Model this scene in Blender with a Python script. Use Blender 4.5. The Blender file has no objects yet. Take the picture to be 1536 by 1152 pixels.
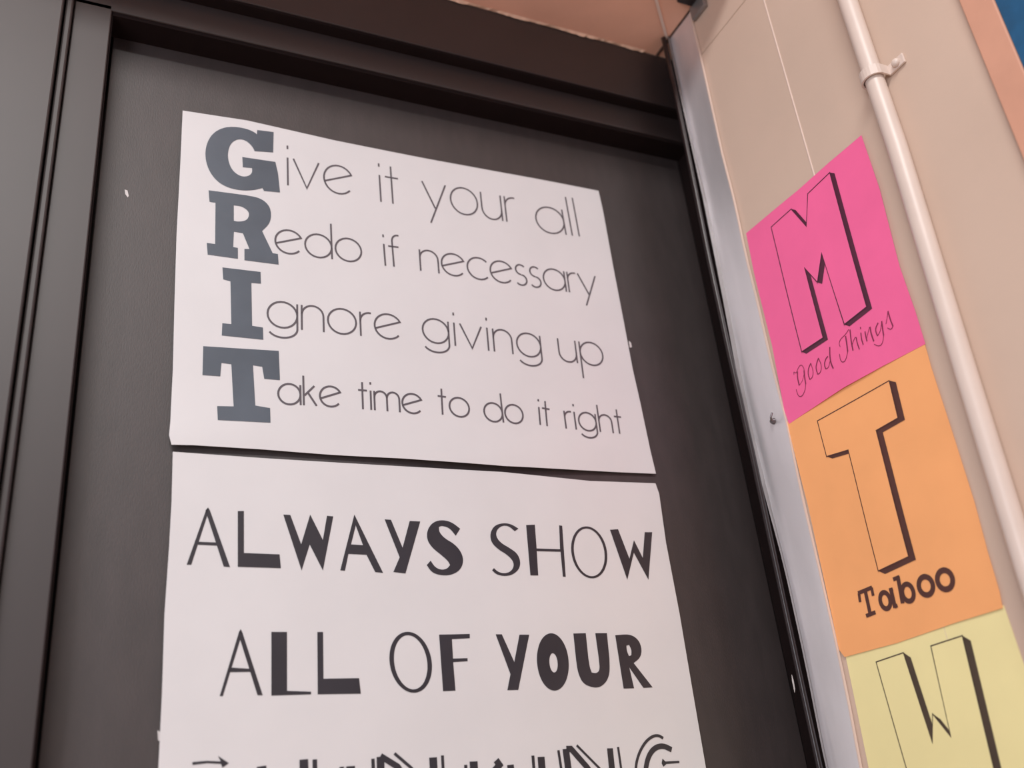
import bpy, bmesh, math, random
from mathutils import Vector, Matrix
from mathutils.geometry import tessellate_polygon
S = bpy.context.scene
COL = S.collection
random.seed(4)
CAM_ROT=[[0.909774, -0.089862, -0.405261], [-0.403125, -0.424117, -0.810935], [-0.099006, 0.901138, -0.422076]]
FOCAL_PX=1430.06

# ---------------------------------------------------------------- camera
cd = bpy.data.cameras.new('camera'); cam = bpy.data.objects.new('camera', cd); COL.objects.link(cam)
M = Matrix([[*CAM_ROT[0], 0.0], [*CAM_ROT[1], -1.0], [*CAM_ROT[2], 1.15], [0, 0, 0, 1]])
cam.matrix_world = M
cd.sensor_width = 36; cd.lens = FOCAL_PX / 1536 * 36; cd.clip_start = 0.02; cd.clip_end = 50
cd.dof.use_dof = True; cd.dof.focus_distance = 1.12; cd.dof.aperture_fstop = 3.2
S.camera = cam
# ---------------------------------------------------------------- world, lamps, exposure
w = bpy.data.worlds.new('room_ambience'); S.world = w; w.use_nodes = True
w.node_tree.nodes['Background'].inputs[0].default_value = (0.93, 0.90, 0.93, 1)
w.node_tree.nodes['Background'].inputs[1].default_value = 0.17
def area(name, loc, target, sx, sy, power, col):
    l = bpy.data.lights.new(name, 'AREA'); l.shape = 'RECTANGLE'; l.size = sx; l.size_y = sy
    l.energy = power; l.color = col
    o = bpy.data.objects.new(name, l); COL.objects.link(o); o.location = loc
    o.rotation_euler = (Vector(target) - Vector(loc)).to_track_quat('-Z', 'Y').to_euler()
    return o
area('ceiling_lamp', (-0.7, -2.2, 3.36), (-0.6, -1.6, 0), 1.3, 0.6, 105, (1.0, 0.975, 0.96))
area('window_light', (-1.55, -1.85, 1.45), (0.5, 0, 1.6), 1.0, 1.3, 34, (0.93, 0.94, 1.0))
S.view_settings.view_transform = 'Standard'; S.view_settings.look = 'None'
S.view_settings.gamma = 1; S.view_settings.use_curve_mapping = False
S.view_settings.exposure = -0.3
# ---------------------------------------------------------------- materials
def srgb(c):
    return tuple(((x/255)/12.92 if x/255 <= .04045 else ((x/255+.055)/1.055)**2.4) for x in c) + (1,)
def mat(name, c, rough=.6, metal=0, spec=.5, var=.06, scale=30, bump=0, bscale=400, stretch=(1,1,1), coat=0, c2=None):
    m = bpy.data.materials.new(name); m.use_nodes = True; nt = m.node_tree; b = nt.nodes['Principled BSDF']
    b.inputs['Roughness'].default_value = rough; b.inputs['Metallic'].default_value = metal
    b.inputs['Specular IOR Level'].default_value = spec; b.inputs['Coat Weight'].default_value = coat
    b.inputs['Coat Roughness'].default_value = .25
    tc = nt.nodes.new('ShaderNodeTexCoord'); mp = nt.nodes.new('ShaderNodeMapping'); mp.inputs['Scale'].default_value = stretch
    nt.links.new(tc.outputs['Object'], mp.inputs['Vector'])
    n = nt.nodes.new('ShaderNodeTexNoise'); n.inputs['Scale'].default_value = scale; n.inputs['Detail'].default_value = 5
    nt.links.new(mp.outputs[0], n.inputs['Vector'])
    r = nt.nodes.new('ShaderNodeValToRGB'); base = Vector(srgb(c)[:3])
    lo = Vector(srgb(c2)[:3]) if c2 else base*(1-var)
    hi = base*(1+var)
    r.color_ramp.elements[0].position = .35; r.color_ramp.elements[1].position = .65
    r.color_ramp.elements[0].color = (*lo, 1); r.color_ramp.elements[1].color = (*hi, 1)
    nt.links.new(n.outputs['Fac'], r.inputs['Fac']); nt.links.new(r.outputs['Color'], b.inputs['Base Color'])
    if bump:
        n2 = nt.nodes.new('ShaderNodeTexNoise'); n2.inputs['Scale'].default_value = bscale; n2.inputs['Detail'].default_value = 3
        nt.links.new(mp.outputs[0], n2.inputs['Vector'])
        bp = nt.nodes.new('ShaderNodeBump'); bp.inputs['Strength'].default_value = bump; bp.inputs['Distance'].default_value = .0006
        nt.links.new(n2.outputs['Fac'], bp.inputs['Height']); nt.links.new(bp.outputs[0], b.inputs['Normal'])
    return m
m_door = mat('dark_painted_steel', (57, 49, 49), .55, spec=.85, var=.10, scale=60, bump=.3, bscale=700, stretch=(1, 1, .3))
m_frame = mat('brown_enamel', (47, 38, 38), .52, spec=.8, var=.07, scale=9)
m_soffit = mat('salmon_plaster', (234, 184, 160), .7, var=.06, scale=8, bump=.4, bscale=60)
m_wall = mat('beige_paint', (211, 187, 170), .55, var=.025, scale=7, bump=.15, bscale=200)
m_wall2 = mat('caulk_paint', (226, 204, 192), .5, var=.02)
m_pipe = mat('pipe_paint', (222, 205, 195), .38, var=.02)
m_dark = mat('dark_joint', (92, 70, 62), .8)
m_steel = mat('brushed_steel', (238, 236, 240), .42, metal=.66, var=.10, scale=14, bump=.2, bscale=90, stretch=(1, 1, .25))
m_lip = mat('steel_edge', (150, 146, 146), .45, metal=.6, var=.08, scale=30)
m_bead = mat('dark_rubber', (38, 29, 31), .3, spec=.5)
m_shade = mat('shade_black', (30, 22, 22), .9, spec=.1)  # near-black for the strips that put shade into the frame's colour
m_white = mat('laminated_paper', (219, 218, 220), .38, var=.018, scale=9, bump=.05, bscale=120)
m_pink = mat('pink_paper', (251, 108, 164), .65, var=.03, scale=14)
m_orange = mat('orange_paper', (255, 180, 118), .65, var=.03, scale=14)
m_yellow = mat('yellow_paper', (250, 238, 176), .65, var=.02, scale=14)
m_slate = mat('slate_ink', (84, 93, 104), .38, var=.10, scale=14)
m_thin = mat('grey_ink', (92, 86, 92), .5)
m_black = mat('black_ink', (52, 49, 55), .45, var=.12, scale=14)
m_pinkink = mat('plum_ink', (84, 34, 58), .55, var=.1)
m_script = mat('script_ink', (132, 38, 78), .55, var=.1)
m_brownink = mat('brown_black_ink', (84, 48, 42), .55, var=.1)
m_yelink = mat('olive_black_ink', (78, 64, 52), .55, var=.1)
m_peach = mat('peach_board_frame', (214, 160, 136), .6, var=.04, scale=20)
m_blue = mat('teal_blue_backing', (18, 84, 126), .7, var=.12, scale=60)
m_chip = mat('bare_chip', (214, 208, 208), .5)
m_screw = mat('screw_metal', (120, 114, 116), .35, metal=.8)
m_floor = mat('floor_vinyl', (212, 180, 160), .5, var=.08, scale=5)
m_ceil = mat('ceiling_tile', (222, 214, 208), .8)
m_clear = mat('tape_film', (216, 210, 210), .25)
# ---------------------------------------------------------------- helpers
def tag(o, label=None, cat=None, group=None, kind=None):
    if label: o['label'] = label
    if cat: o['category'] = cat
    if group: o['group'] = group
    if kind: o['kind'] = kind
    return o
def obj(name, bm, m, parent=None, loc=None):
    me = bpy.data.meshes.new(name)
    if loc is None: loc = parent.location if parent and parent.type == 'EMPTY' or parent else Vector((0, 0, 0))
    loc = Vector(loc)
    org = loc.copy()
    if parent:
        org = Vector(parent.get('_org', (0, 0, 0)))
    bmesh.ops.translate(bm, verts=bm.verts, vec=-org)
    bm.normal_update(); bm.to_mesh(me); bm.free()
    me.materials.append(m)
    o = bpy.data.objects.new(name, me); COL.objects.link(o)
    if parent: o.parent = parent
    else: o.location = org
    o['_org'] = tuple(org)
    return o
def empty(name, loc):
    o = bpy.data.objects.new(name, None); COL.objects.link(o); o.location = loc; o['_org'] = tuple(loc); o.empty_display_size = .05
    return o
def box(bm, x0, x1, y0, y1, z0, z1, bev=0):
    g = bmesh.ops.create_cube(bm, size=1)
    bmesh.ops.scale(bm, verts=g['verts'], vec=(x1-x0, y1-y0, z1-z0))
    bmesh.ops.translate(bm, verts=g['verts'], vec=((x0+x1)/2, (y0+y1)/2, (z0+z1)/2))
    if bev:
        es = list({e for v in g['verts'] for e in v.link_edges})
        bmesh.ops.bevel(bm, geom=es, offset=bev, segments=2, affect='EDGES', profile=.5)
    return bm
def B(*a, bev=0): return box(bmesh.new(), *a, bev=bev)
def smooth(o):
    for p in o.data.polygons: p.use_smooth = True
    return o
def tube(bm, pts, r, n=16):
    rings = []
    for i, p in enumerate(pts):
        p = Vector(p); a = Vector(pts[max(i-1, 0)]); b = Vector(pts[min(i+1, len(pts)-1)]); t = (b-a).normalized()
        u = t.orthogonal().normalized() if i == 0 else (rings_u - t*rings_u.dot(t)).normalized()
        rings_u = u; v = t.cross(u)
        rings.append([bm.verts.new(p + (u*math.cos(k*2*math.pi/n) + v*math.sin(k*2*math.pi/n))*r) for k in range(n)])
    for a, b in zip(rings, rings[1:]):
        for k in range(n): bm.faces.new((a[k], a[(k+1) % n], b[(k+1) % n], b[k]))
    bm.faces.new(rings[0][::-1]); bm.faces.new(rings[-1])
    bmesh.ops.recalc_face_normals(bm, faces=bm.faces)
    return bm
# planar pieces: coordinates in millimetres on the door plane (x, z) or on the right-hand wall (y, z)
def disp_grit(u, v):
    e = max(0, (150-u)/150)
    return 5.0 + 1.2*math.sin(u/95+.6) * math.sin(v/140) + 2.6*e*e + 1.6*math.exp(-((v-1560)/40)**2)*(1 + math.sin(u/60))
def disp_show(u, v):
    e = max(0, (130-u)/130)
    return 4.2 + 1.2*math.sin(u/110+2) * math.sin(v/120+1) + 2.0*e*e
def disp_pink(u, v):
    return 1.2 + .5*math.sin((u+300)/32) + .5*math.sin((v-1620)/55)
def disp_orange(u, v):
    return 1.2 + .55*math.sin((u+300)/38+1) * math.cos((v-1400)/60) + .1*math.sin(v/20)
def disp_yellow(u, v):
    return 1.2 + .6*math.sin((u+300)/45) * math.cos((v-1200)/70)
class Surf:
    def __init__(s, plane, disp, step=14, fwd=0): s.plane, s.disp, s.step, s.fwd = plane, disp, step, fwd
    def pos(s, u, v, off):
        d = (s.disp(u, v) + off + s.fwd)/1000
        return Vector((u/1000, -d, v/1000)) if s.plane == 'D' else Vector((XR-d, u/1000, v/1000))
XR = 0.80
def flat(surf, polys, off, thick=0):
    """polys: list of [outer loop, hole, ...] -> grid-cut mesh following the sheet"""
    bm = bmesh.new()
    for loops in polys:
        L = [[Vector((u, v, 0)) for u, v in lp] for lp in loops]
        vs = [bm.verts.new(p) for lp in L for p in lp]
        for t in tessellate_polygon(L):
            try: bm.faces.new([vs[i] for i in t])
            except ValueError: pass
    us = [v.co.x for v in bm.verts]; vv = [v.co.y for v in bm.verts]
    for ax, lo, hi in ((0, min(us), max(us)), (1, min(vv), max(vv))):
        k = math.ceil(lo/surf.step)*surf.step
        while k < hi:
            co = Vector((k, 0, 0)) if ax == 0 else Vector((0, k, 0)); no = Vector((1, 0, 0)) if ax == 0 else Vector((0, 1, 0))
            bmesh.ops.bisect_plane(bm, geom=list(bm.verts)+list(bm.edges)+list(bm.faces), plane_co=co, plane_no=no, dist=1e-4)
            k += surf.step
    bmesh.ops.remove_doubles(bm, verts=bm.verts, dist=1e-3)
    want = Vector((0, -1, 0)) if surf.plane == 'D' else Vector((-1, 0, 0))
    flatpos = [(v, v.co.x, v.co.y) for v in bm.verts]
    for v, u, w_ in flatpos: v.co = surf.pos(u, w_, off)
    bm.normal_update()
    for f in bm.faces:
        if f.normal.dot(want) < 0: f.normal_flip()
        f.smooth = True
    if thick:
        ret = bmesh.ops.extrude_face_region(bm, geom=list(bm.faces))
        # original faces move back towards the wall and are flipped
        new = [g for g in ret['geom'] if isinstance(g, bmesh.types.BMVert)]
        newset = set(new)
        for v in bm.verts:
            if v not in newset: v.co -= want*thick/1000
        bmesh.ops.recalc_face_normals(bm, faces=bm.faces)
        for e in bm.edges:
            if len(e.link_faces) == 2 and e.calc_face_angle(0) > .6: e.smooth = False
    return bm
def rounded(loop, lim=52, it=2):
    """corner-cut the shallow turns only, so curves read round and real corners stay sharp"""
    L = [(Vector(p), False) for p in loop]; n = len(L); out = []
    for i in range(n):
        a, b, c = Vector(loop[i-1]), Vector(loop[i]), Vector(loop[(i+1) % n]); d1, d2 = b-a, c-b
        ang = math.degrees(d1.angle(d2)) if d1.length > 0 and d2.length > 0 else 0
        if 6 < ang < lim: out += [tuple(b-d1*.28), tuple(b-d1*.1+d2*.1) , tuple(b+d2*.28)] if it == 1 else [tuple(b-d1*.25), tuple(b+d2*.25)]
        else: out.append(tuple(b))
    return rounded(out, lim, it-1) if it > 1 else out
def openround(pts):
    for _ in range(2):
        if len(pts) < 3: return pts
        q = [pts[0]]
        for a, b in zip(pts, pts[1:]):
            a, b = Vector(a), Vector(b); q += [tuple(a*.75+b*.25), tuple(a*.25+b*.75)]
        pts = q + [pts[-1]]
    return pts
def stroke(pts, w, closed=False):
    n = len(pts); P = [Vector(p) for p in pts]; l, r = [], []
    for i in range(n):
        a = P[(i-1) % n] if closed or i > 0 else P[i]; b = P[(i+1) % n] if closed or i < n-1 else P[i]
        d1 = (P[i]-a); d2 = (b-P[i])
        if d1.length < 1e-6: d1 = d2
        if d2.length < 1e-6: d2 = d1
        d1.normalize(); d2.normalize(); n1 = Vector((-d1.y, d1.x)); n2 = Vector((-d2.y, d2.x)); m = n1+n2
        if m.length < .3: m = n1
        m.normalize(); k = w/2/max(.5, m.dot(n1))
        l.append(tuple(P[i]+m*k)); r.append(tuple(P[i]-m*k))
    q = []
    for i in range(n if closed else n-1):
        j = (i+1) % n; q.append([[l[i], l[j], r[j], r[i]]])
    return q
def arc(cx, cy, rx, ry, a0, a1, n=18):
    return [(cx+rx*math.cos(math.radians(a0+(a1-a0)*i/n)), cy+ry*math.sin(math.radians(a0+(a1-a0)*i/n))) for i in range(n+1)]
def glyph(c):
    """thin round letters, x-height 1: (width, strokes)"""
    O = (arc(.5, .5, .5, .5, 0, 360, 26), True)
    if c == 'o': return 1.0, [O]
    if c == 'a': return 1.0, [O, ([(1, 0), (1, .97)], False)]
    if c == 'd': return 1.0, [O, ([(1, 0), (1, 1.55)], False)]
    if c == 'p': return 1.0, [O, ([(0, -.62), (0, .97)], False)]
    if c == 'g': return 1.0, [O, ([(1, .97), (1, -.02)] + arc(.5, -.02, .5, .36, 0, -150, 12), False)]
    if c == 'e': return .95, [([(.03, .38), (.93, .72)] + arc(.5, .5, .5, .5, 27, 318, 24), False)]
    if c == 'c': return .85, [(arc(.5, .5, .5, .5, 45, 315, 22), False)]
    if c == 'i': return .06, [([(.03, 0), (.03, .97)], False), ([(.03, 1.28), (.03, 1.40)], False)]
    if c == 'l': return .06, [([(.03, 0), (.03, 1.5)], False)]
    if c == 'v': return .85, [([(0, .97), (.43, 0), (.85, .97)], False)]
    if c == 'y': return .85, [([(0, .97), (.42, .03)], False), ([(.85, .97), (.22, -.52)], False)]
    if c == 'n': return .75, [([(0, 0), (0, .97)], False), ([(0, .55)] + arc(.375, .6, .375, .38, 180, 0, 12) + [(.75, 0)], False)]
    if c == 'h': return .75, [([(0, 0), (0, 1.5)], False), ([(0, .55)] + arc(.375, .6, .375, .38, 180, 0, 12) + [(.75, 0)], False)]
    if c == 'm': return 1.2, [([(0, 0), (0, .97)], False), ([(0, .6)] + arc(.3, .66, .3, .32, 180, 0, 10) + [(.6, 0)], False), ([(.6, .6)] + arc(.9, .66, .3, .32, 180, 0, 10) + [(1.2, 0)], False)]
    if c == 'u': return .75, [([(0, .97), (0, .4)] + arc(.375, .38, .375, .38, 180, 360, 12) + [(.75, .97)], False), ([(.75, .4), (.75, 0)], False)]
    if c == 'r': return .36, [([(0, 0), (0, .97)], False), ([(0, .55)] + arc(.34, .62, .34, .34, 180, 80, 8), False)]
    if c == 't': return .42, [([(.2, 0), (.2, 1.36)], False), ([(0, .95), (.42, .95)], False)]
    if c == 'f': return .45, [([(.17, 0), (.17, 1.15)] + arc(.4, 1.15, .23, .28, 180, 75, 8), False), ([(0, .9), (.42, .9)], False)]
    if c == 'k': return .6, [([(0, 0), (0, 1.45)], False), ([(.5, .97), (.04, .48)], False), ([(.2, .62), (.58, 0)], False)]
    if c == 's': return .5, [(arc(.27, .74, .22, .23, 40, 270, 12) + arc(.25, .26, .25, .25, 90, -140, 12), False)]
    return .4, []
# ---------------------------------------------------------------- measured outlines (mm in their own planes)
GRIT_OUT=[(78.2,2006.9),(156.8,2012.1),(270.5,2008.8),(402.7,2009.0),(467.0,2009.7),(577.0,2010.4),(678.0,2010.0),(680.0,1973.7),(681.5,1876.2),(684.0,1786.5),(685.9,1710.6),(689.3,1658.1),(692.5,1587.0),(694.8,1556.4),(473.3,1552.5),(340.4,1555.1),(261.3,1554.8),(183.8,1556.0),(108.9,1555.6),(86.9,1554.5),(84.0,1565.3),(84.6,1581.6),(84.3,1643.9),(81.8,1731.8),(79.7,1822.3),(79.1,1928.7)]
SHOW_OUT=[(88.9,1547.6),(183.9,1546.7),(372.8,1546.6),(472.6,1546.3),(592.5,1540.5),(690.6,1542.3),(693.6,1528.1),(691.4,1462.6),(693.9,1371.7),(694.2,1192.9),(693.8,1097.0),(92.4,1157.8),(91.6,1234.1),(91.2,1300.4),(89.5,1375.0),(90.4,1445.0),(90.4,1493.3)]
BLOCK={'G':[[(170.4,1999.4),(191.5,2001.5),(191.0,1968.3),(167.8,1964.7),(164.2,1972.5),(155.4,1979.9),(145.7,1978.6),(137.3,1969.3),(134.2,1952.1),(136.7,1936.4),(142.7,1925.6),(152.3,1920.7),(160.7,1923.4),(165.3,1929.8),(164.8,1937.3),(153.5,1935.9),(152.5,1951.5),(194.0,1953.6),(197.4,1936.4),(200.1,1907.1),(180.3,1905.1),(178.1,1909.2),(167.4,1903.4),(152.7,1899.8),(137.0,1900.4),(123.3,1906.7),(112.5,1921.5),(107.3,1941.7),(108.6,1962.4),(115.8,1980.7),(128.2,1992.7),(142.0,1997.6),(157.3,1998.1),(167.2,1994.9),(170.1,1992.2)]],'R':[[(113.5,1891.5),(138.2,1892.8),(165.5,1894.0),(178.3,1891.9),(187.3,1883.2),(189.6,1870.5),(187.5,1857.1),(178.4,1844.5),(191.6,1814.5),(197.9,1814.3),(198.9,1799.4),(158.2,1798.8),(157.9,1814.6),(163.8,1815.6),(155.6,1837.0),(144.9,1837.3),(144.6,1815.0),(150.1,1814.7),(150.5,1799.5),(115.7,1799.4),(114.1,1815.3),(123.7,1815.5),(122.2,1875.2),(115.1,1875.0)],[(143.8,1875.7),(153.2,1876.3),(161.2,1871.4),(162.8,1864.7),(159.8,1856.4),(150.6,1852.6),(144.4,1852.7)]],'I':[[(133.0,1784.4),(177.4,1785.3),(178.0,1769.1),(166.8,1768.5),(168.7,1710.4),(181.1,1709.7),(181.7,1693.7),(135.0,1693.6),(135.1,1709.4),(145.2,1709.6),(142.7,1767.0),(134.4,1768.3)]],'T':[[(115.2,1677.3),(199.6,1681.0),(201.1,1643.4),(183.4,1643.3),(180.9,1658.6),(170.5,1659.2),(173.8,1608.7),(190.2,1607.0),(190.7,1588.9),(133.6,1587.4),(132.5,1604.4),(150.2,1605.6),(146.5,1658.1),(135.6,1658.5),(134.8,1641.6),(115.7,1641.1)]]}
WORDS=[('ive',45.3,(208.9,1920.3),(294.5,1922.2)),('it',45.3,(332.2,1920.7),(359.9,1921.3)),('your',45.3,(393.8,1924.1),(531.6,1923.5)),('all',45.3,(564.7,1914.9),(633.0,1919.1)),('edo',34.4,(194.8,1817.0),(303.9,1819.5)),('if',34.4,(334.0,1820.5),(355.9,1821.5)),('necessary',34.4,(383.0,1820.8),(647.6,1820.5)),('gnore',35.1,(186.3,1712.3),(350.3,1713.6)),('giving',35.1,(379.4,1715.6),(545.4,1710.2)),('up',35.1,(572.5,1709.9),(640.2,1708.2)),('ake',26.0,(199.4,1613.2),(271.5,1615.2)),('time',26.0,(292.9,1614.8),(371.4,1614.3)),('to',26.0,(392.6,1616.1),(433.4,1614.1)),('do',26.0,(453.7,1611.8),(507.4,1612.1)),('it',26.0,(529.8,1613.1),(546.0,1611.7)),('right',26.0,(567.9,1611.0),(654.0,1609.9))]
CAPS=[('A',[[[(125.3,1485.3),(128.3,1485.4),(126.4,1478.4),(112.6,1425.9),(108.2,1425.8)]],[[(124.5,1484.0),(127.0,1487.3),(129.0,1484.1),(151.0,1423.8),(144.6,1424.5)]],[[(115.4,1450.1),(136.9,1449.7),(137.9,1446.4),(114.8,1447.0)]]]),('L',[[[(157.5,1484.6),(163.8,1484.9),(164.7,1439.1),(201.7,1438.3),(203.0,1423.4),(158.8,1424.3)]]]),('W',[[[(205.6,1482.5),(213.1,1482.4),(224.7,1449.8),(234.8,1483.6),(248.4,1455.2),(253.4,1482.9),(260.4,1482.5),(247.8,1421.6),(233.9,1450.0),(224.9,1421.4)]]]),('A',[[[(284.4,1485.4),(314.6,1419.5),(305.8,1420.3),(296.7,1439.6),(276.3,1440.3),(271.9,1421.5),(266.8,1421.8)],[(285.6,1473.0),(293.1,1450.4),(279.5,1451.0)]]]),('Y',[[[(319.3,1481.1),(326.7,1480.8),(338.7,1448.4),(348.9,1480.1),(361.5,1479.9),(340.4,1419.1),(326.5,1420.6),(334.7,1437.4)]]]),('S',[[[(409.9,1472.7),(399.7,1480.7),(387.0,1482.8),(376.1,1478.9),(369.1,1469.4),(368.4,1458.1),(374.1,1449.1),(384.0,1441.2),(391.9,1434.3),(394.1,1429.3),(390.1,1424.8),(382.7,1423.5),(375.7,1426.6),(371.0,1434.0),(366.1,1428.9),(371.1,1421.0),(380.2,1417.5),(392.7,1417.3),(404.7,1422.4),(410.9,1432.5),(409.7,1443.7),(401.9,1453.8),(389.7,1460.7),(383.8,1467.8),(383.8,1474.0),(387.6,1475.8),(397.0,1473.3),(403.8,1464.2)]]]),('S',[[[(484.7,1474.9),(475.0,1480.6),(463.8,1481.1),(453.2,1477.2),(447.1,1467.4),(447.9,1456.9),(455.9,1448.8),(466.5,1442.7),(473.5,1435.5),(473.8,1428.3),(468.7,1422.0),(459.6,1419.9),(452.2,1422.3),(448.2,1426.3),(445.7,1423.8),(449.7,1419.4),(459.3,1416.8),(470.5,1418.4),(480.2,1425.3),(483.1,1434.6),(480.1,1444.0),(471.7,1450.1),(459.0,1457.2),(454.3,1465.5),(456.6,1473.0),(463.9,1478.1),(472.5,1477.8),(479.7,1471.5)]]]),('H',[[[(495.5,1479.5),(507.2,1480.3),(506.0,1450.8),(537.4,1450.4),(540.2,1480.5),(544.2,1480.0),(540.5,1416.9),(536.8,1416.9),(537.7,1447.4),(505.8,1447.6),(504.2,1418.2),(494.0,1418.2)]]]),('O',[[[(602.2,1447.8),(601.4,1440.5),(599.3,1433.5),(596.2,1427.3),(592.1,1422.2),(587.2,1418.3),(581.9,1415.9),(576.4,1415.1),(570.9,1415.8),(565.8,1418.1),(561.2,1421.9),(557.4,1426.9),(554.5,1432.9),(552.8,1439.7),(552.2,1446.8),(552.9,1454.1),(554.8,1461.0),(557.8,1467.3),(561.9,1472.6),(566.6,1476.7),(572.0,1479.3),(577.6,1480.3),(583.3,1479.7),(588.6,1477.3),(593.3,1473.5),(597.2,1468.3),(600.1,1462.1),(601.8,1455.1)],[(598.5,1447.7),(597.8,1441.0),(596.1,1434.6),(593.3,1428.9),(589.8,1424.2),(585.7,1420.6),(581.2,1418.4),(576.5,1417.6),(571.8,1418.3),(567.4,1420.4),(563.4,1423.9),(560.2,1428.5),(557.8,1434.1),(556.3,1440.3),(555.8,1446.9),(556.4,1453.6),(558.1,1459.9),(560.7,1465.7),(564.1,1470.6),(568.2,1474.4),(572.8,1476.7),(577.6,1477.7),(582.4,1477.0),(586.9,1474.9),(591.0,1471.3),(594.3,1466.6),(596.7,1460.8),(598.2,1454.4)]]]),('W',[[[(611.0,1476.8),(622.7,1477.9),(633.0,1440.2),(643.6,1464.2),(652.7,1441.6),(661.5,1475.1),(672.7,1475.4),(656.0,1414.1),(640.7,1448.1),(625.4,1413.9)]]]),('A',[[[(161.6,1358.3),(164.6,1356.5),(147.3,1295.9),(144.4,1296.0)]],[[(160.8,1355.7),(162.9,1360.4),(164.5,1357.4),(185.5,1295.1),(180.5,1295.3)]],[[(153.9,1322.8),(173.4,1320.9),(174.2,1318.0),(151.6,1318.4)]]]),('L',[[[(193.6,1357.0),(209.4,1356.7),(209.4,1298.3),(233.5,1296.5),(233.5,1294.0),(194.0,1294.4)]]]),('L',[[[(240.8,1356.2),(246.8,1356.1),(246.4,1308.8),(283.7,1308.1),(285.0,1292.5),(240.3,1293.7)]]]),('O',[[[(364.6,1321.9),(364.3,1314.8),(362.8,1308.1),(360.2,1302.2),(356.7,1297.3),(352.4,1293.7),(347.5,1291.6),(342.3,1291.0),(337.1,1292.0),(332.0,1294.5),(327.4,1298.4),(323.4,1303.5),(320.3,1309.5),(318.2,1316.2),(317.2,1323.3),(317.4,1330.3),(318.7,1337.0),(321.2,1343.1),(324.6,1348.1),(328.9,1351.9),(333.8,1354.2),(339.1,1355.0),(344.5,1354.1),(349.7,1351.6),(354.4,1347.6),(358.5,1342.3),(361.6,1336.1),(363.7,1329.2)],[(359.5,1322.1),(359.3,1315.7),(358.1,1309.8),(356.1,1304.5),(353.4,1300.1),(350.0,1296.9),(346.2,1295.0),(342.1,1294.4),(338.0,1295.3),(334.0,1297.5),(330.4,1300.9),(327.2,1305.5),(324.7,1310.8),(323.0,1316.8),(322.2,1323.1),(322.3,1329.4),(323.3,1335.4),(325.2,1340.8),(327.9,1345.3),(331.3,1348.7),(335.1,1350.8),(339.3,1351.4),(343.5,1350.6),(347.6,1348.4),(351.3,1344.9),(354.6,1340.2),(357.1,1334.6),(358.7,1328.5)]]]),('F',[[[(375.1,1351.2),(411.3,1351.4),(410.9,1346.8),(389.7,1346.1),(389.3,1325.2),(406.4,1325.2),(406.1,1322.0),(389.2,1321.5),(389.4,1291.5),(375.2,1291.5)]]]),('Y',[[[(442.7,1350.5),(450.2,1350.4),(462.3,1319.5),(472.1,1349.6),(484.3,1349.4),(463.8,1289.5),(450.6,1289.7),(456.2,1306.6)]]]),('O',[[[(531.0,1317.8),(530.0,1310.7),(528.0,1304.0),(525.2,1298.1),(521.6,1293.2),(517.5,1289.6),(513.1,1287.5),(508.6,1286.9),(504.2,1287.8),(500.1,1290.3),(496.6,1294.1),(493.7,1299.2),(491.7,1305.2),(490.6,1311.9),(490.5,1319.0),(491.3,1326.0),(493.2,1332.7),(495.9,1338.8),(499.4,1343.9),(503.5,1347.7),(508.0,1350.0),(512.6,1350.8),(517.1,1349.9),(521.3,1347.4),(525.0,1343.4),(527.9,1338.1),(530.0,1331.9),(531.0,1325.0)],[(516.6,1317.3),(516.4,1314.9),(515.9,1312.6),(515.2,1310.6),(514.3,1308.9),(513.2,1307.7),(512.1,1306.9),(510.9,1306.7),(509.7,1307.0),(508.7,1307.8),(507.7,1309.1),(506.9,1310.8),(506.4,1312.9),(506.1,1315.2),(506.1,1317.6),(506.3,1320.0),(506.8,1322.2),(507.5,1324.3),(508.4,1325.9),(509.4,1327.2),(510.6,1328.0),(511.8,1328.2),(512.9,1327.9),(514.0,1327.1),(515.0,1325.8),(515.8,1324.0),(516.3,1322.0),(516.6,1319.7)]]]),('U',[[[(541.5,1349.9),(558.0,1350.0),(557.0,1313.0),(559.3,1305.2),(564.8,1304.0),(569.8,1306.8),(571.1,1314.6),(570.8,1349.8),(586.5,1349.6),(584.8,1310.2),(579.7,1296.7),(569.3,1288.9),(558.9,1288.2),(546.1,1293.1),(541.2,1305.7),(540.9,1319.3)]]]),('R',[[[(597.5,1347.0),(618.0,1348.1),(628.9,1341.3),(631.7,1330.0),(627.5,1320.0),(617.3,1314.3),(638.4,1285.8),(625.9,1285.6),(610.5,1309.5),(612.9,1285.7),(598.8,1285.9)],[(610.8,1334.6),(614.6,1335.5),(617.1,1329.4),(615.6,1323.3),(612.3,1322.4),(610.3,1328.5)]]]),('arrow',[[[(121.4,1237.5),(134.7,1237.7),(147.1,1236.3),(144.4,1241.4),(154.6,1234.3),(148.8,1230.7),(147.4,1234.1),(134.8,1235.6),(121.5,1235.0)]]]),('arrow',[[[(637.0,1207.1),(640.3,1203.8),(659.1,1203.3),(658.9,1201.0),(641.0,1201.1),(636.5,1198.5),(634.9,1202.3)]]])]
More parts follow.
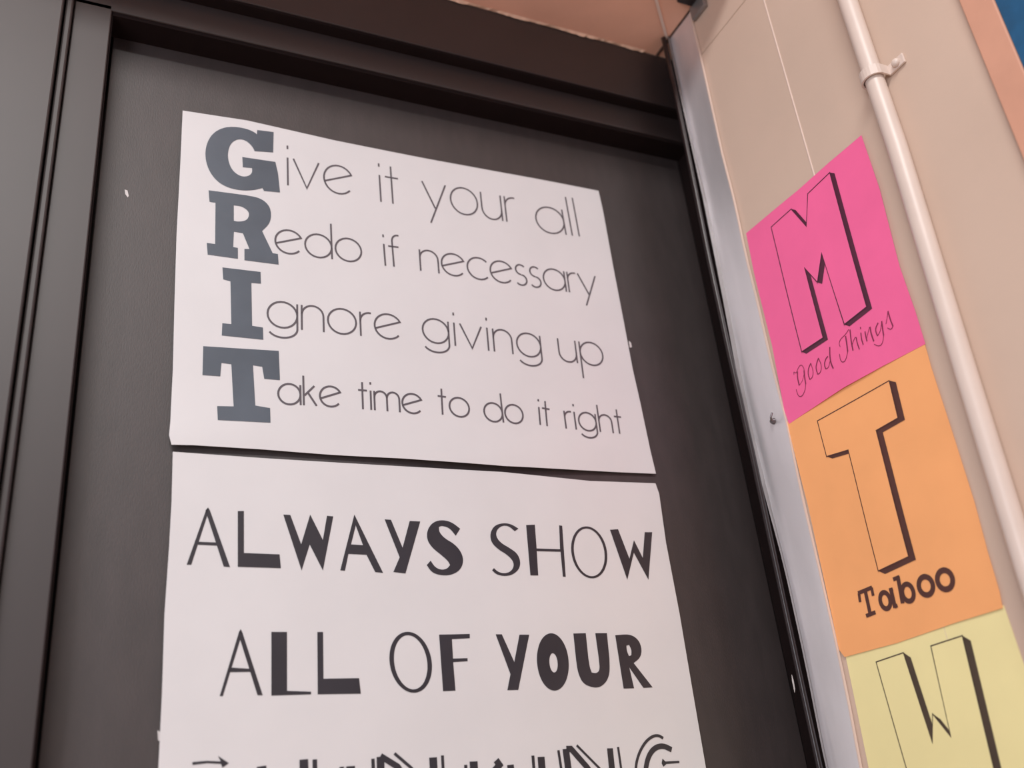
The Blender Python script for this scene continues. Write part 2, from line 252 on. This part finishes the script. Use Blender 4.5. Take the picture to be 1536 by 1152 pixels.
THINK=[([(185.1,1229.5),(187.6,1193.5)],9),([(225.7,1232.9),(226.6,1178.6)],8.5),([(236.5,1232.2),(236.8,1177.7)],4.5),([(263.3,1223.6),(263.5,1175.4)],4.5),([(272.1,1223.6),(272.0,1174.6)],9),([(295.3,1229.0),(295.4,1172.6)],3.5),([(303.2,1230.3),(302.1,1172.0)],8),([(303.3,1231.0),(321.0,1219.7),(348.9,1177.1)],6),([(318.1,1232.6),(335.4,1217.5),(363.0,1175.9)],3),([(359.3,1226.1),(358.8,1167.0)],8.5),([(369.7,1227.4),(368.8,1166.2)],3.2),([(394.8,1216.6),(393.2,1164.0)],3.5),([(404.0,1219.3),(402.7,1163.2)],9),([(429.9,1218.9),(433.2,1214.0),(420.7,1203.1)],7),([(442.1,1210.1),(449.9,1210.3)],6),([(473.5,1220.7),(471.7,1157.2)],3.5),([(483.2,1218.8),(481.0,1156.4)],8.5),([(505.1,1224.2),(508.4,1154.0)],3),([(514.3,1225.0),(515.6,1153.4)],8),([(515.1,1224.9),(520.9,1224.6),(537.9,1204.9),(567.1,1162.2)],6.5),([(528.5,1227.9),(553.5,1202.5),(580.2,1164.5)],2.6),([(570.1,1222.3),(567.1,1152.2)],7.5),([(580.8,1223.0),(581.2,1151.0)],2.8),([(599.3,1186.1),(599.3,1199.4),(605.9,1213.7),(617.0,1226.0),(628.0,1231.9),(636.3,1232.4),(642.2,1228.9)],3.2),([(611.5,1187.7),(612.7,1198.5),(619.2,1211.5),(628.8,1219.4),(640.7,1221.0),(651.2,1215.8)],6)]
PINK_OUT=[(-162.9,1851.3),(-270.4,1844.9),(-329.7,1844.9),(-383.8,1842.4),(-385.7,1763.5),(-379.8,1664.0),(-381.1,1606.2),(-380.4,1567.8),(-319.9,1571.7),(-258.1,1573.9),(-184.3,1572.0),(-157.2,1571.1),(-155.0,1591.1),(-161.6,1680.3),(-160.3,1788.9)]
ORANGE_OUT=[(-154.7,1574.9),(-184.8,1573.5),(-258.6,1575.1),(-320.7,1573.8),(-379.7,1569.8),(-378.4,1542.1),(-378.3,1454.7),(-378.1,1396.5),(-375.3,1345.2),(-374.8,1307.6),(-372.8,1292.2),(-315.6,1291.1),(-235.3,1287.5),(-155.9,1288.1),(-149.9,1297.2),(-152.2,1378.5),(-155.1,1464.3),(-154.7,1493.3)]
YELLOW_OUT=[(-156.5,1289.8),(-235.9,1289.1),(-316.3,1292.9),(-373.7,1294.5),(-375.0,1236.5),(-377.7,1147.7),(-383.1,1079.9),(-148.9,1084.0),(-150.5,1172.7),(-153.9,1235.1)]
LM=[(-211.8,1828.3),(-253.1,1828.2),(-269.7,1790.5),(-285.2,1829.1),(-326.1,1831.4),(-322.7,1645.3),(-285.4,1642.6),(-281.7,1743.6),(-263.5,1712.8),(-249.7,1742.3),(-249.3,1644.0),(-209.9,1645.1)]
LT=[(-205.0,1554.7),(-322.3,1552.6),(-319.6,1509.2),(-286.3,1508.5),(-282.7,1366.9),(-237.0,1364.0),(-239.7,1503.7),(-205.0,1509.2)]
LW=[(-200.1,1274.5),(-240.7,1276.5),(-247.2,1186.8),(-257.2,1213.5),(-271.8,1189.8),(-278.0,1276.0),(-318.8,1277.8),(-308.1,1122.4),(-276.8,1114.4),(-260.9,1139.8),(-244.0,1108.4),(-207.6,1102.0)]
SHM=(-6.100000000000023,-5.599999999999909)
SHT=(-7.800000000000011,-5.400000000000091)
SHW=(-7.599999999999966,-6.2999999999999545)
GOOD=[([(-187.0,1624.6),(-187.7,1629.1),(-191.2,1624.2),(-196.5,1629.6),(-202.6,1631.4),(-205.8,1626.6),(-205.6,1621.2)],0.9),([(-194.1,1626.0),(-191.5,1619.2),(-191.2,1608.3)],2),([(-191.2,1608.3),(-198.0,1610.6),(-204.1,1618.0)],0.6),([(-205.3,1622.1),(-203.4,1613.6),(-202.2,1604.7)],2),([(-202.2,1604.7),(-197.5,1596.7),(-189.8,1593.2),(-184.6,1597.2),(-184.3,1606.0)],1),([(-219.2,1624.8),(-213.6,1621.2),(-210.2,1615.0),(-210.8,1606.9)],1.6),([(-210.8,1606.9),(-216.3,1607.4),(-219.9,1614.2),(-219.2,1624.8)],1),([(-233.4,1624.7),(-228.2,1620.3),(-224.9,1614.9),(-225.5,1606.8)],1.6),([(-225.5,1606.8),(-230.7,1606.7),(-235.1,1613.8),(-233.4,1624.7)],1.1),([(-248.6,1619.5),(-244.2,1618.6),(-239.4,1613.2),(-240.0,1606.8)],1.6),([(-240.0,1606.8),(-245.0,1606.6),(-249.7,1612.7)],0.8),([(-254.9,1628.6),(-251.2,1618.1),(-250.1,1609.5),(-251.4,1601.9)],2),([(-270.3,1620.8),(-269.6,1625.7),(-273.9,1629.6),(-282.2,1630.6),(-289.3,1634.1)],0.9),([(-282.1,1629.1),(-280.8,1619.9),(-278.8,1610.3)],2),([(-278.8,1610.3),(-273.1,1602.6),(-267.8,1601.5),(-265.0,1605.9),(-266.3,1613.7)],1),([(-290.8,1632.9),(-287.8,1619.3),(-286.7,1607.8)],1.8),([(-287.6,1614.8),(-294.6,1621.0),(-296.2,1620.1)],0.8),([(-296.2,1620.1),(-295.4,1613.8),(-295.8,1604.6)],1.6),([(-304.4,1621.8),(-302.7,1614.5),(-302.8,1607.0)],1.6),([(-305.9,1628.2),(-305.7,1626.0)],1.6),([(-310.4,1620.1),(-309.5,1613.9),(-309.2,1608.1)],1.7),([(-310.2,1612.0),(-317.8,1621.4)],0.8),([(-318.8,1621.6),(-317.6,1613.3),(-318.1,1603.5)],2),([(-331.0,1620.2),(-325.6,1616.4),(-324.4,1611.9),(-325.2,1606.7)],1.6),([(-325.2,1606.7),(-330.9,1609.9),(-336.0,1618.9)],0.8),([(-336.2,1619.5),(-334.4,1611.0),(-333.0,1603.0)],1.9),([(-333.0,1603.0),(-328.6,1595.1),(-322.6,1594.6),(-317.4,1600.2)],0.9),([(-340.6,1613.5),(-344.6,1619.4),(-348.1,1625.5)],0.9),([(-348.1,1625.5),(-347.7,1614.7),(-348.5,1606.3)],1.8),([(-348.5,1606.3),(-344.7,1604.0),(-340.9,1608.2)],1)]
TABOO=[([(-199.4,1349.1),(-221.8,1349.9)],4.2),([(-200.6,1348.6),(-199.2,1339.3)],4),([(-221.0,1349.8),(-220.3,1341.1)],4),([(-210.8,1349.2),(-209.4,1323.6)],5),([(-202.8,1323.2),(-217.6,1323.9)],4.2),([(-247.3,1343.0),(-246.1,1321.9)],5.2),([(-244.3,1340.4),(-250.0,1340.8)],3.4),([(-246.0,1323.2),(-250.2,1323.5)],4),([(-261.1,1351.8),(-257.8,1323.9)],5.2),([(-253.8,1350.3),(-263.2,1350.6)],4.2)]
TABOO_O=[((-235.3,1332.3),7,8.6,5.2),((-268.4,1332.6),7.4,8.8,5.2),((-293.4,1333.4),9,9.2,5.6),((-318.5,1333.1),9.3,9.4,5.8)]
METAL_L=[(-95.3,2214.1),(-94.5,2098.1),(-100.5,1956.7),(-101.1,1851.4),(-98.4,1783.2),(-93.4,1678.1),(-91.1,1603.0),(-92.9,1501.3),(-93.6,1408.0),(-92.6,1303.4),(-88.4,1178.3),(-89.5,1118.0)]
METAL_R=[(-157.2,2174.6),(-153.3,1995.0),(-154.9,1903.2),(-151.5,1819.7),(-152.8,1752.0),(-151.3,1662.4),(-153.5,1576.3),(-149.5,1479.7),(-149.1,1392.8),(-148.0,1312.1),(-145.1,1240.2),(-140.0,1173.6),(-136.3,1116.0)]
METAL_LIP=[(-105.2,2255.5),(-103.0,2121.5),(-102.3,1953.8),(-99.4,1851.2),(-97.1,1782.7),(-92.2,1677.8),(-88.8,1598.0),(-94.2,1493.1),(-99.8,1406.2),(-98.8,1290.2),(-95.1,1200.7)]
SEAL=[(-100.2,2258.7),(-99.9,2122.8),(-95.5,1951.6),(-91.3,1785.3),(-92.7,1631.9),(-94.1,1501.8),(-91.4,1408.4),(-92.2,1291.6),(-89.7,1207.3),(-90.4,1146.0)]

# ---------------------------------------------------------------- setting
tag(obj('floor', B(-2.6, 1.2, -4, .4, -.08, 0), m_floor), 'brown vinyl floor below the door', kind='structure')
tag(obj('ceiling', B(-2.6, .93, -4, -.3305, 3.4, 3.48), m_ceil), 'pale ceiling of the room in front of the door', kind='structure')
sf = tag(obj('trim_1', B(-.6, .7999, -.33, -.0605, 2.267, 3.4), m_soffit), 'salmon painted soffit above the dark door frame', kind='structure')
obj('soffit_end', B(.8001, .93, -.0945, -.0605, 2.267, 3.4), m_soffit, sf)
tag(obj('wall_back', B(-.6, .93, -.060, .06, 2.2672, 3.4), m_wall), 'wall above the door frame behind the soffit', kind='structure')
# ragged paint edge where the soffit meets the dark frame
bm = bmesh.new(); prev = None
xs = [-.3 + i*.006 for i in range(int(1.08/.006))]
row = [(x, .0008+.0022*random.random()+.0012*math.sin(x*60)) for x in xs]
for (x, h) in row:
    a = bm.verts.new((x, -.0612, 2.2668)); b = bm.verts.new((x, -.0612-.0003, 2.2668-h)); c = bm.verts.new((x, -.0655, 2.2662))
    if prev: bm.faces.new((prev[0], a, b, prev[1])); bm.faces.new((prev[1], b, c, prev[2])); bm.faces.new((prev[0], prev[2], c, a))
    prev = (a, b, c)
bmesh.ops.recalc_face_normals(bm, faces=bm.faces)
obj('paint_ridge', bm, mat('paint_ridge_cream', (232, 196, 172), .6, var=.1, scale=90), sf)
# thin strip across the soffit from the corner, and the joint beside the wall
bm = bmesh.new()
p0 = Vector((.7915, -.100, 2.2655)); p1 = Vector((.58, -.325, 2.2655)); d = (p1-p0).normalized(); s_ = Vector((-d.y, d.x, 0))*.0022
vs = []
for p in (p0, p1):
    for q in (s_, -s_):
        for h in (0, .003): vs.append(bm.verts.new(p+q+Vector((0, 0, h-.0015))))
for f in ((0, 2, 6, 4), (1, 5, 7, 3), (0, 4, 5, 1), (2, 3, 7, 6), (0, 1, 3, 2), (4, 6, 7, 5)): bm.faces.new([vs[i] for i in f])
bmesh.ops.recalc_face_normals(bm, faces=bm.faces)
obj('cover_strip', bm, m_wall2, sf)
obj('joint', B(.795, .7998, -.329, -.0615, 2.2655, 2.2672), m_dark, sf)
# door and its frame
door = tag(empty('door_1', (.4, 0, 0)), 'dark grey brown flush door inside a stepped dark frame', kind='structure')
dp = obj('door_panel', B(-.0095, .8445, 0, .042, .01, 2.135, bev=.001), m_door, door)
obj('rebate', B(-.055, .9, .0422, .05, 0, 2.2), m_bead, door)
obj('door_stop', B(-.0555, -.0135, -.04, .0418, 0, 2.1215, bev=.0015), m_frame, door)
obj('door_stop', B(.849, .93, -.04, .0418, 0, 2.1215, bev=.0015), m_frame, door)
obj('door_stop', B(-.0555, .93, -.04, -.001, 2.1135, 2.1608, bev=.0015), m_frame, door)
tag(obj('shade_strip', B(-.0132, .8485, -.037, -.0005, 2.1085, 2.1134), m_shade, door), 'black strip standing in for the shade under the stop')  # added black strips: painted shade under the header and along the reveals
obj('shade_strip', B(.8455, .8489, -.037, -.0005, .01, 2.108), m_shade, door)
obj('shade_strip', B(-.0134, -.0118, -.037, -.0005, .01, 2.108), m_shade, door)
obj('shade_strip', B(-.0555, .93, -.058, -.0405, 2.1575, 2.1611), m_shade, door)  # same painted shade, beneath the step of the header casing
obj('door_casing', B(.8495, .93, -.0945, -.0605, 0, 2.2668, bev=.001), m_frame, door)
obj('frame_bead', B(-.0645, -.0562, -.050, .0, 0, 2.17, bev=.0022), m_frame, door)
obj('door_casing', B(-.34, -.066, -.06, .0, 0, 2.2668, bev=.002), m_frame, door)
obj('door_casing', B(-.0655, .93, -.06, .0, 2.1612, 2.2668, bev=.001), m_frame, door)
def chip(name, pts, x=None, y=None, parent=None, m=m_chip, t=.0006):
    bm = bmesh.new(); f = []
    for a, z in pts: f.append(bm.verts.new((x, a, z) if x is not None else (a, y, z)))
    fc = bm.faces.new(f); r = bmesh.ops.extrude_face_region(bm, geom=[fc])
    for g in r['geom']:
        if isinstance(g, bmesh.types.BMVert): g.co += Vector((-t, 0, 0) if x is not None else (0, -t, 0))
    bmesh.ops.recalc_face_normals(bm, faces=bm.faces)
    return obj(name, bm, m, parent)
tag(chip('paint_chip', [(.0195, 1.877), (.0225, 1.8765), (.0245, 1.869), (.0235, 1.8665), (.0205, 1.871)], y=0, parent=door), 'small pale chip in the dark paint')
tag(obj('wall_left', B(-1.6, -.3405, -.05, .06, 0, 3.4), mat('grey_brown_wall', (112, 100, 98), .5)), 'dark wall left of the door frame', kind='structure')
# right-hand wall with its panels
wr = tag(obj('wall_right', B(.8032, .93, -4, -.0955, 0, 3.4), m_dark), 'beige panelled wall right of the door', kind='structure')
obj('wall_panel', B(.80, .8031, -.2985, -.0955, 0, 2.178, bev=.0006), m_wall, wr)
obj('wall_panel', B(.80, .8031, -3.98, -.3005, 0, 2.178, bev=.0006), m_wall, wr)
obj('wall_panel', B(.80, .8031, -3.98, -.0955, 2.1792, 3.4, bev=.0006), m_wall, wr)
tag(obj('caulk_line', tube(bmesh.new(), [(.8003, -.2995, z) for z in (0.02, 1, 2, 2.177)], .0013, 8), m_wall2, wr), 'thin pale vertical joint line')
# ---------------------------------------------------------------- steel corner strip
strip = empty('corner_strip', (XR, -.1, 1.1))
tag(strip, 'brushed steel edge strip standing between the dark door frame and beige wall', 'edge strip')
def interp(tab, z):
    t = sorted(tab, key=lambda p: p[1])
    if z <= t[0][1]: return t[0][0]
    for (a, za), (b, zb) in zip(t, t[1:]):
        if z <= zb: return a + (b-a)*(z-za)/(zb-za)
    return t[-1][0]
def fitline(tab):
    n = len(tab); mz = sum(p[1] for p in tab)/n; mu = sum(p[0] for p in tab)/n
    k = sum((p[1]-mz)*(p[0]-mu) for p in tab)/sum((p[1]-mz)**2 for p in tab); return lambda z: mu+k*(z-mz)
FL, FR, FP = METAL_L, METAL_R, METAL_LIP
zs = [700, 900, 1050] + list(range(1120, 2261, 38)) + [2264]
def colmesh(fa, fb, xa, xb, x2=None):
    """vertical strip between edges a and b, with its own thickness"""
    bm = bmesh.new(); rows = []
    for z in zs:
        a, b = fa(z)/1000, fb(z)/1000
        rows.append([bm.verts.new((xa, a, z/1000)), bm.verts.new((xb, b, z/1000)), bm.verts.new((xb+.0025, b-.0003, z/1000)), bm.verts.new((xa+.0025, a, z/1000))])
    for p, q in zip(rows, rows[1:]):
        for k in range(4): bm.faces.new((p[k], p[(k+1) % 4], q[(k+1) % 4], q[k]))
    bm.faces.new(rows[0][::-1]); bm.faces.new(rows[-1])
    bmesh.ops.recalc_face_normals(bm, faces=bm.faces); return bm
fl = lambda z: interp(FL, z); fr = lambda z: interp(FR, z); fp = lambda z: interp(FP, z)
obj('face_plate', colmesh(fl, fr, XR-.0035, XR-.0030), m_steel, strip)
obj('front_lip', colmesh(lambda z: fp(z), lambda z: fl(z), XR-.010, XR-.0036), m_lip, strip)
tag(obj('edge_bead', colmesh(lambda z: fr(z)+.2, lambda z: fr(z)-1.6, XR-.0038, XR-.0038), m_wall2, strip), 'cream painted bead along its edge')
scw = bmesh.new(); bmesh.ops.create_cone(scw, cap_ends=True, segments=16, radius1=.0042, radius2=.003, depth=.004, matrix=Matrix.Translation((XR-.0055, -.133, 1.585)) @ Matrix.Rotation(-math.pi/2, 4, 'Y'))
sc = obj('screw', scw, m_screw, strip)
hk = tube(bmesh.new(), [(XR-.006, -.134, 1.583), (XR-.011, -.137, 1.583), (XR-.013, -.140, 1.587), (XR-.012, -.143, 1.592)], .0013, 8)
obj('hook', hk, m_screw, sc)
sealy = lambda z: interp(SEAL, z)
# rubber weather bead down the frame beside the strip
wb = tube(bmesh.new(), [(XR-.0150, sealy(z)/1000, z/1000) for z in [620, 900, 1120, 1250, 1350, 1450, 1560, 1700, 1850, 2000, 2150, 2262]], .0038, 12)
wbo = smooth(obj('weather_seal', wb, m_bead, None, (XR-.0150, -.08, .62)))
tag(wbo, 'thin glossy dark rubber seal running down beside the steel edge strip', 'seal')
tag(chip('paint_chip', [(-.083, 1.282), (-.0815, 1.275), (-.0815, 1.262), (-.0832, 1.266), (-.0838, 1.275)], x=XR-.0192, parent=None), 'x')
pc = bpy.data.objects['paint_chip.001']; pc.parent = wbo; pc['label'] = 'small bright nick'
pc.location = -Vector(wbo['_org'])
# ---------------------------------------------------------------- corner clip under the soffit
bm = B(.792, .7996, -.197, -.163, 2.240, 2.2668, bev=.002)
clip = obj('corner_clip', bm, m_lip, None, (.795, -.18, 2.24))
tag(clip, 'small grey metal clip in the corner under the soffit at top of the wall', 'clip')
obj('clip_tab', B(.765, .7915, -.195, -.17, 2.2622, 2.2665, bev=.001), m_bead, clip)
# ---------------------------------------------------------------- conduit
pp = [(XR-.013, y/1000, z/1000) for y, z in [(-414, 0), (-416, 600), (-417, 1000), (-418.5, 1316), (-423, 1512), (-431, 1782), (-431, 2009), (-430, 2260), (-430, 3399)]]
pipe = smooth(obj('conduit', tube(bmesh.new(), pp, .0108, 24), m_pipe, None, (XR-.013, -.42, 0)))
tag(pipe, 'slim cream painted conduit running up the beige wall right of the coloured papers', 'pipe')
def clamp(z, y):
    bm = bmesh.new(); prev = None
    for k in range(13):
        a = math.pi*k/12 - math.pi/2
        c = Vector((XR-.013-.0128*math.cos(a), y+.0128*math.sin(a)*-1, 0))
        if k == 0: c = Vector((XR-.0015, y+.0128, 0))
        if k == 12: c = Vector((XR-.0015, y-.0128, 0))
        ct = Vector((XR-.013, y, 0)); o = (c-ct).normalized()*.0022
        r = [bm.verts.new(c+Vector((0, 0, z-.0065))), bm.verts.new(c+Vector((0, 0, z+.0065))), bm.verts.new(c+o+Vector((0, 0, z+.0065))), bm.verts.new(c+o+Vector((0, 0, z-.0065)))]
        if prev:
            for i in range(4): bm.faces.new((prev[i], prev[(i+1) % 4], r[(i+1) % 4], r[i]))
        else: bm.faces.new(r)
        prev = r
    bm.faces.new(prev[::-1])
    box(bm, XR-.0035, XR-.0003, y-.036, y-.0135, z-.0065, z+.0065, bev=.0008)
    bmesh.ops.recalc_face_normals(bm, faces=bm.faces)
    o = obj('strap_clamp', bm, m_pipe, pipe)
    g = bmesh.new(); bmesh.ops.create_uvsphere(g, u_segments=14, v_segments=8, radius=.0052, matrix=Matrix.Translation((XR-.005, y-.026, z)) @ Matrix.Diagonal((.8, 1, 1, 1)))
    smooth(obj('screw', g, m_pipe, o))
clamp(1.886, -.4312)
# ---------------------------------------------------------------- bulletin board
bb = empty('bulletin_board', (XR, -.55, .9))
tag(bb, 'blue backed bulletin board with a peach edge at the top right corner', 'board')
obj('backing', B(XR-.006, XR-.0003, -1.75, -.583, .95, 2.45), m_blue, bb)
obj('edge_frame', B(XR-.008, XR-.0003, -.5825, -.5505, .90, 2.50, bev=.0012), m_peach, bb)
obj('edge_frame', B(XR-.008, XR-.0003, -1.75, -.583, 2.4505, 2.50, bev=.0012), m_peach, bb)
obj('edge_frame', B(XR-.008, XR-.0003, -1.75, -.583, .90, .9495, bev=.0012), m_peach, bb)
# ---------------------------------------------------------------- the two white posters
def sheet(name, outline, surf, m, label):
    u = sum(p[0] for p in outline)/len(outline); v = min(p[1] for p in outline)
    loc = Vector((u/1000, -.002, v/1000)) if surf.plane == 'D' else Vector((XR-.002, u/1000, v/1000))
    o = empty(name, loc); tag(o, label, 'poster' if surf.plane == 'D' else 'paper')
    obj('sheet', flat(surf, [[outline]], 0, .35), m, o)
    return o
sg = Surf('D', disp_grit); ss = Surf('D', disp_show)
pg = sheet('motto_poster', GRIT_OUT, sg, m_white, 'upper white laminated poster on the dark door, with large block letters G R I T')
for k in 'GRIT':
    tag(obj('block_letter', flat(sg, [[rounded(l) for l in BLOCK[k]] if k in 'GR' else BLOCK[k]], .45), m_slate, pg), 'bold slate slab letter ' + k)
for txt, xh, a, b in WORDS:
    gl = [glyph(c) for c in txt]; a = Vector(a); b = Vector(b); L = (b-a).length; dx = (b-a)/L; up = Vector((-dx.y, dx.x))
    up = (up + Vector((0, 1)))*.5; up.normalize()
    nat = sum(g[0] for g in gl)*xh; gaps = max(1, len(txt)-1); gap = (L-nat)/gaps; sc_ = 1.0
    if len(txt) > 1 and gap < .14*xh: sc_ = (L - gaps*.14*xh)/nat; gap = .14*xh
    if len(txt) > 1 and gap > .36*xh: sc_ = (L - gaps*.36*xh)/nat; gap = .36*xh
    polys = []; x = 0
    for g, strokes in gl:
        for pts, closed in strokes:
            q = [tuple(a + dx*(x+px_*xh*sc_) + up*(py_*xh)) for px_, py_ in (pts[:-1] if closed else pts)]
            polys += stroke(q, 2.3, closed)
        x += g*xh*sc_ + gap
    tag(obj('printed_word', flat(sg, polys, .45), m_thin, pg), 'thin grey word "%s"' % txt)
chip('tape_scrap', [(.690, 1.757), (.6935, 1.754), (.6932, 1.747), (.690, 1.746)], y=-.0002, parent=pg, m=m_clear)
ps = sheet('slogan_poster', SHOW_OUT, ss, m_white, 'white poster with black capitals ALWAYS SHOW ALL OF YOUR, lower on the door')
for k, polys in CAPS:
    o = obj('printed_letter' if k != 'arrow' else 'printed_arrow', flat(ss, [[rounded(l) for l in lp] for lp in polys] if k in 'SOUR' else polys, .45), m_black, ps)
    tag(o, ('black capital letter ' + k) if k != 'arrow' else 'small black printed arrow')
for p, w_ in THINK:
    obj('letter_stroke', flat(ss, stroke(openround(p) if len(p) > 4 else p, w_), .45), m_black, ps)
chip('tape_scrap', [(.0893, 1.268), (.0925, 1.266), (.0925, 1.258), (.0903, 1.259)], y=-.0001, parent=ps, m=m_clear)
# ---------------------------------------------------------------- the coloured papers on the wall
def bigletter(surf, loop, sh, width, mi, mp, par, name):
    n = len(loop); sq = []
    for i in range(n):
        a, b = loop[i], loop[(i+1) % n]
        q = [a, b, (b[0]+sh[0], b[1]+sh[1]), (a[0]+sh[0], a[1]+sh[1])]
        sq.append([q])
    obj('letter_shadow', flat(surf, sq, .40), mi, par)['label'] = 'thick dark offset edge of the letter ' + name
    obj('letter_face', flat(surf, [[loop]], .62), mp, par)
    obj('letter_outline', flat(surf, stroke(loop, width, True), .80), mi, par)['label'] = 'thin dark outline of the letter ' + name
sp = Surf('R', disp_pink, 12, 2.2); so = Surf('R', disp_orange, 12, .7); sy = Surf('R', disp_yellow, 12, -.3)
pk = sheet('letter_paper', PINK_OUT, sp, m_pink, 'hot pink paper with outlined letter M and "Good Things", topmost of the three')
bigletter(sp, LM, SHM, 1.35, m_pinkink, m_pink, pk, 'M')
obj('script_lettering', flat(sp, [q for p, w_ in GOOD for q in stroke(openround(p), w_*.9)], .45), m_script, pk)['label'] = 'small script words "Good Things"'
og = sheet('letter_paper', ORANGE_OUT, so, m_orange, 'orange paper with outlined letter T and "Taboo", below the pink paper')
bigletter(so, LT, SHT, 1.2, m_brownink, m_orange, og, 'T')
tb = [q for p, w_ in TABOO for q in stroke(p, w_)]
for (u, v), ru, rv, w_ in TABOO_O: tb += stroke(arc(u, v, ru, rv, 0, 360, 24)[:-1], w_, True)
obj('slab_lettering', flat(so, tb, .45), m_brownink, og)['label'] = 'bold typewriter word "Taboo"'
yl = sheet('letter_paper', YELLOW_OUT, sy, m_yellow, 'pale yellow paper with outlined letter W, lowest, under the orange paper')
bigletter(sy, LW, SHW, 1.2, m_yelink, m_yellow, yl, 'W')
for o in bpy.data.objects:
    if '_org' in o: del o['_org']
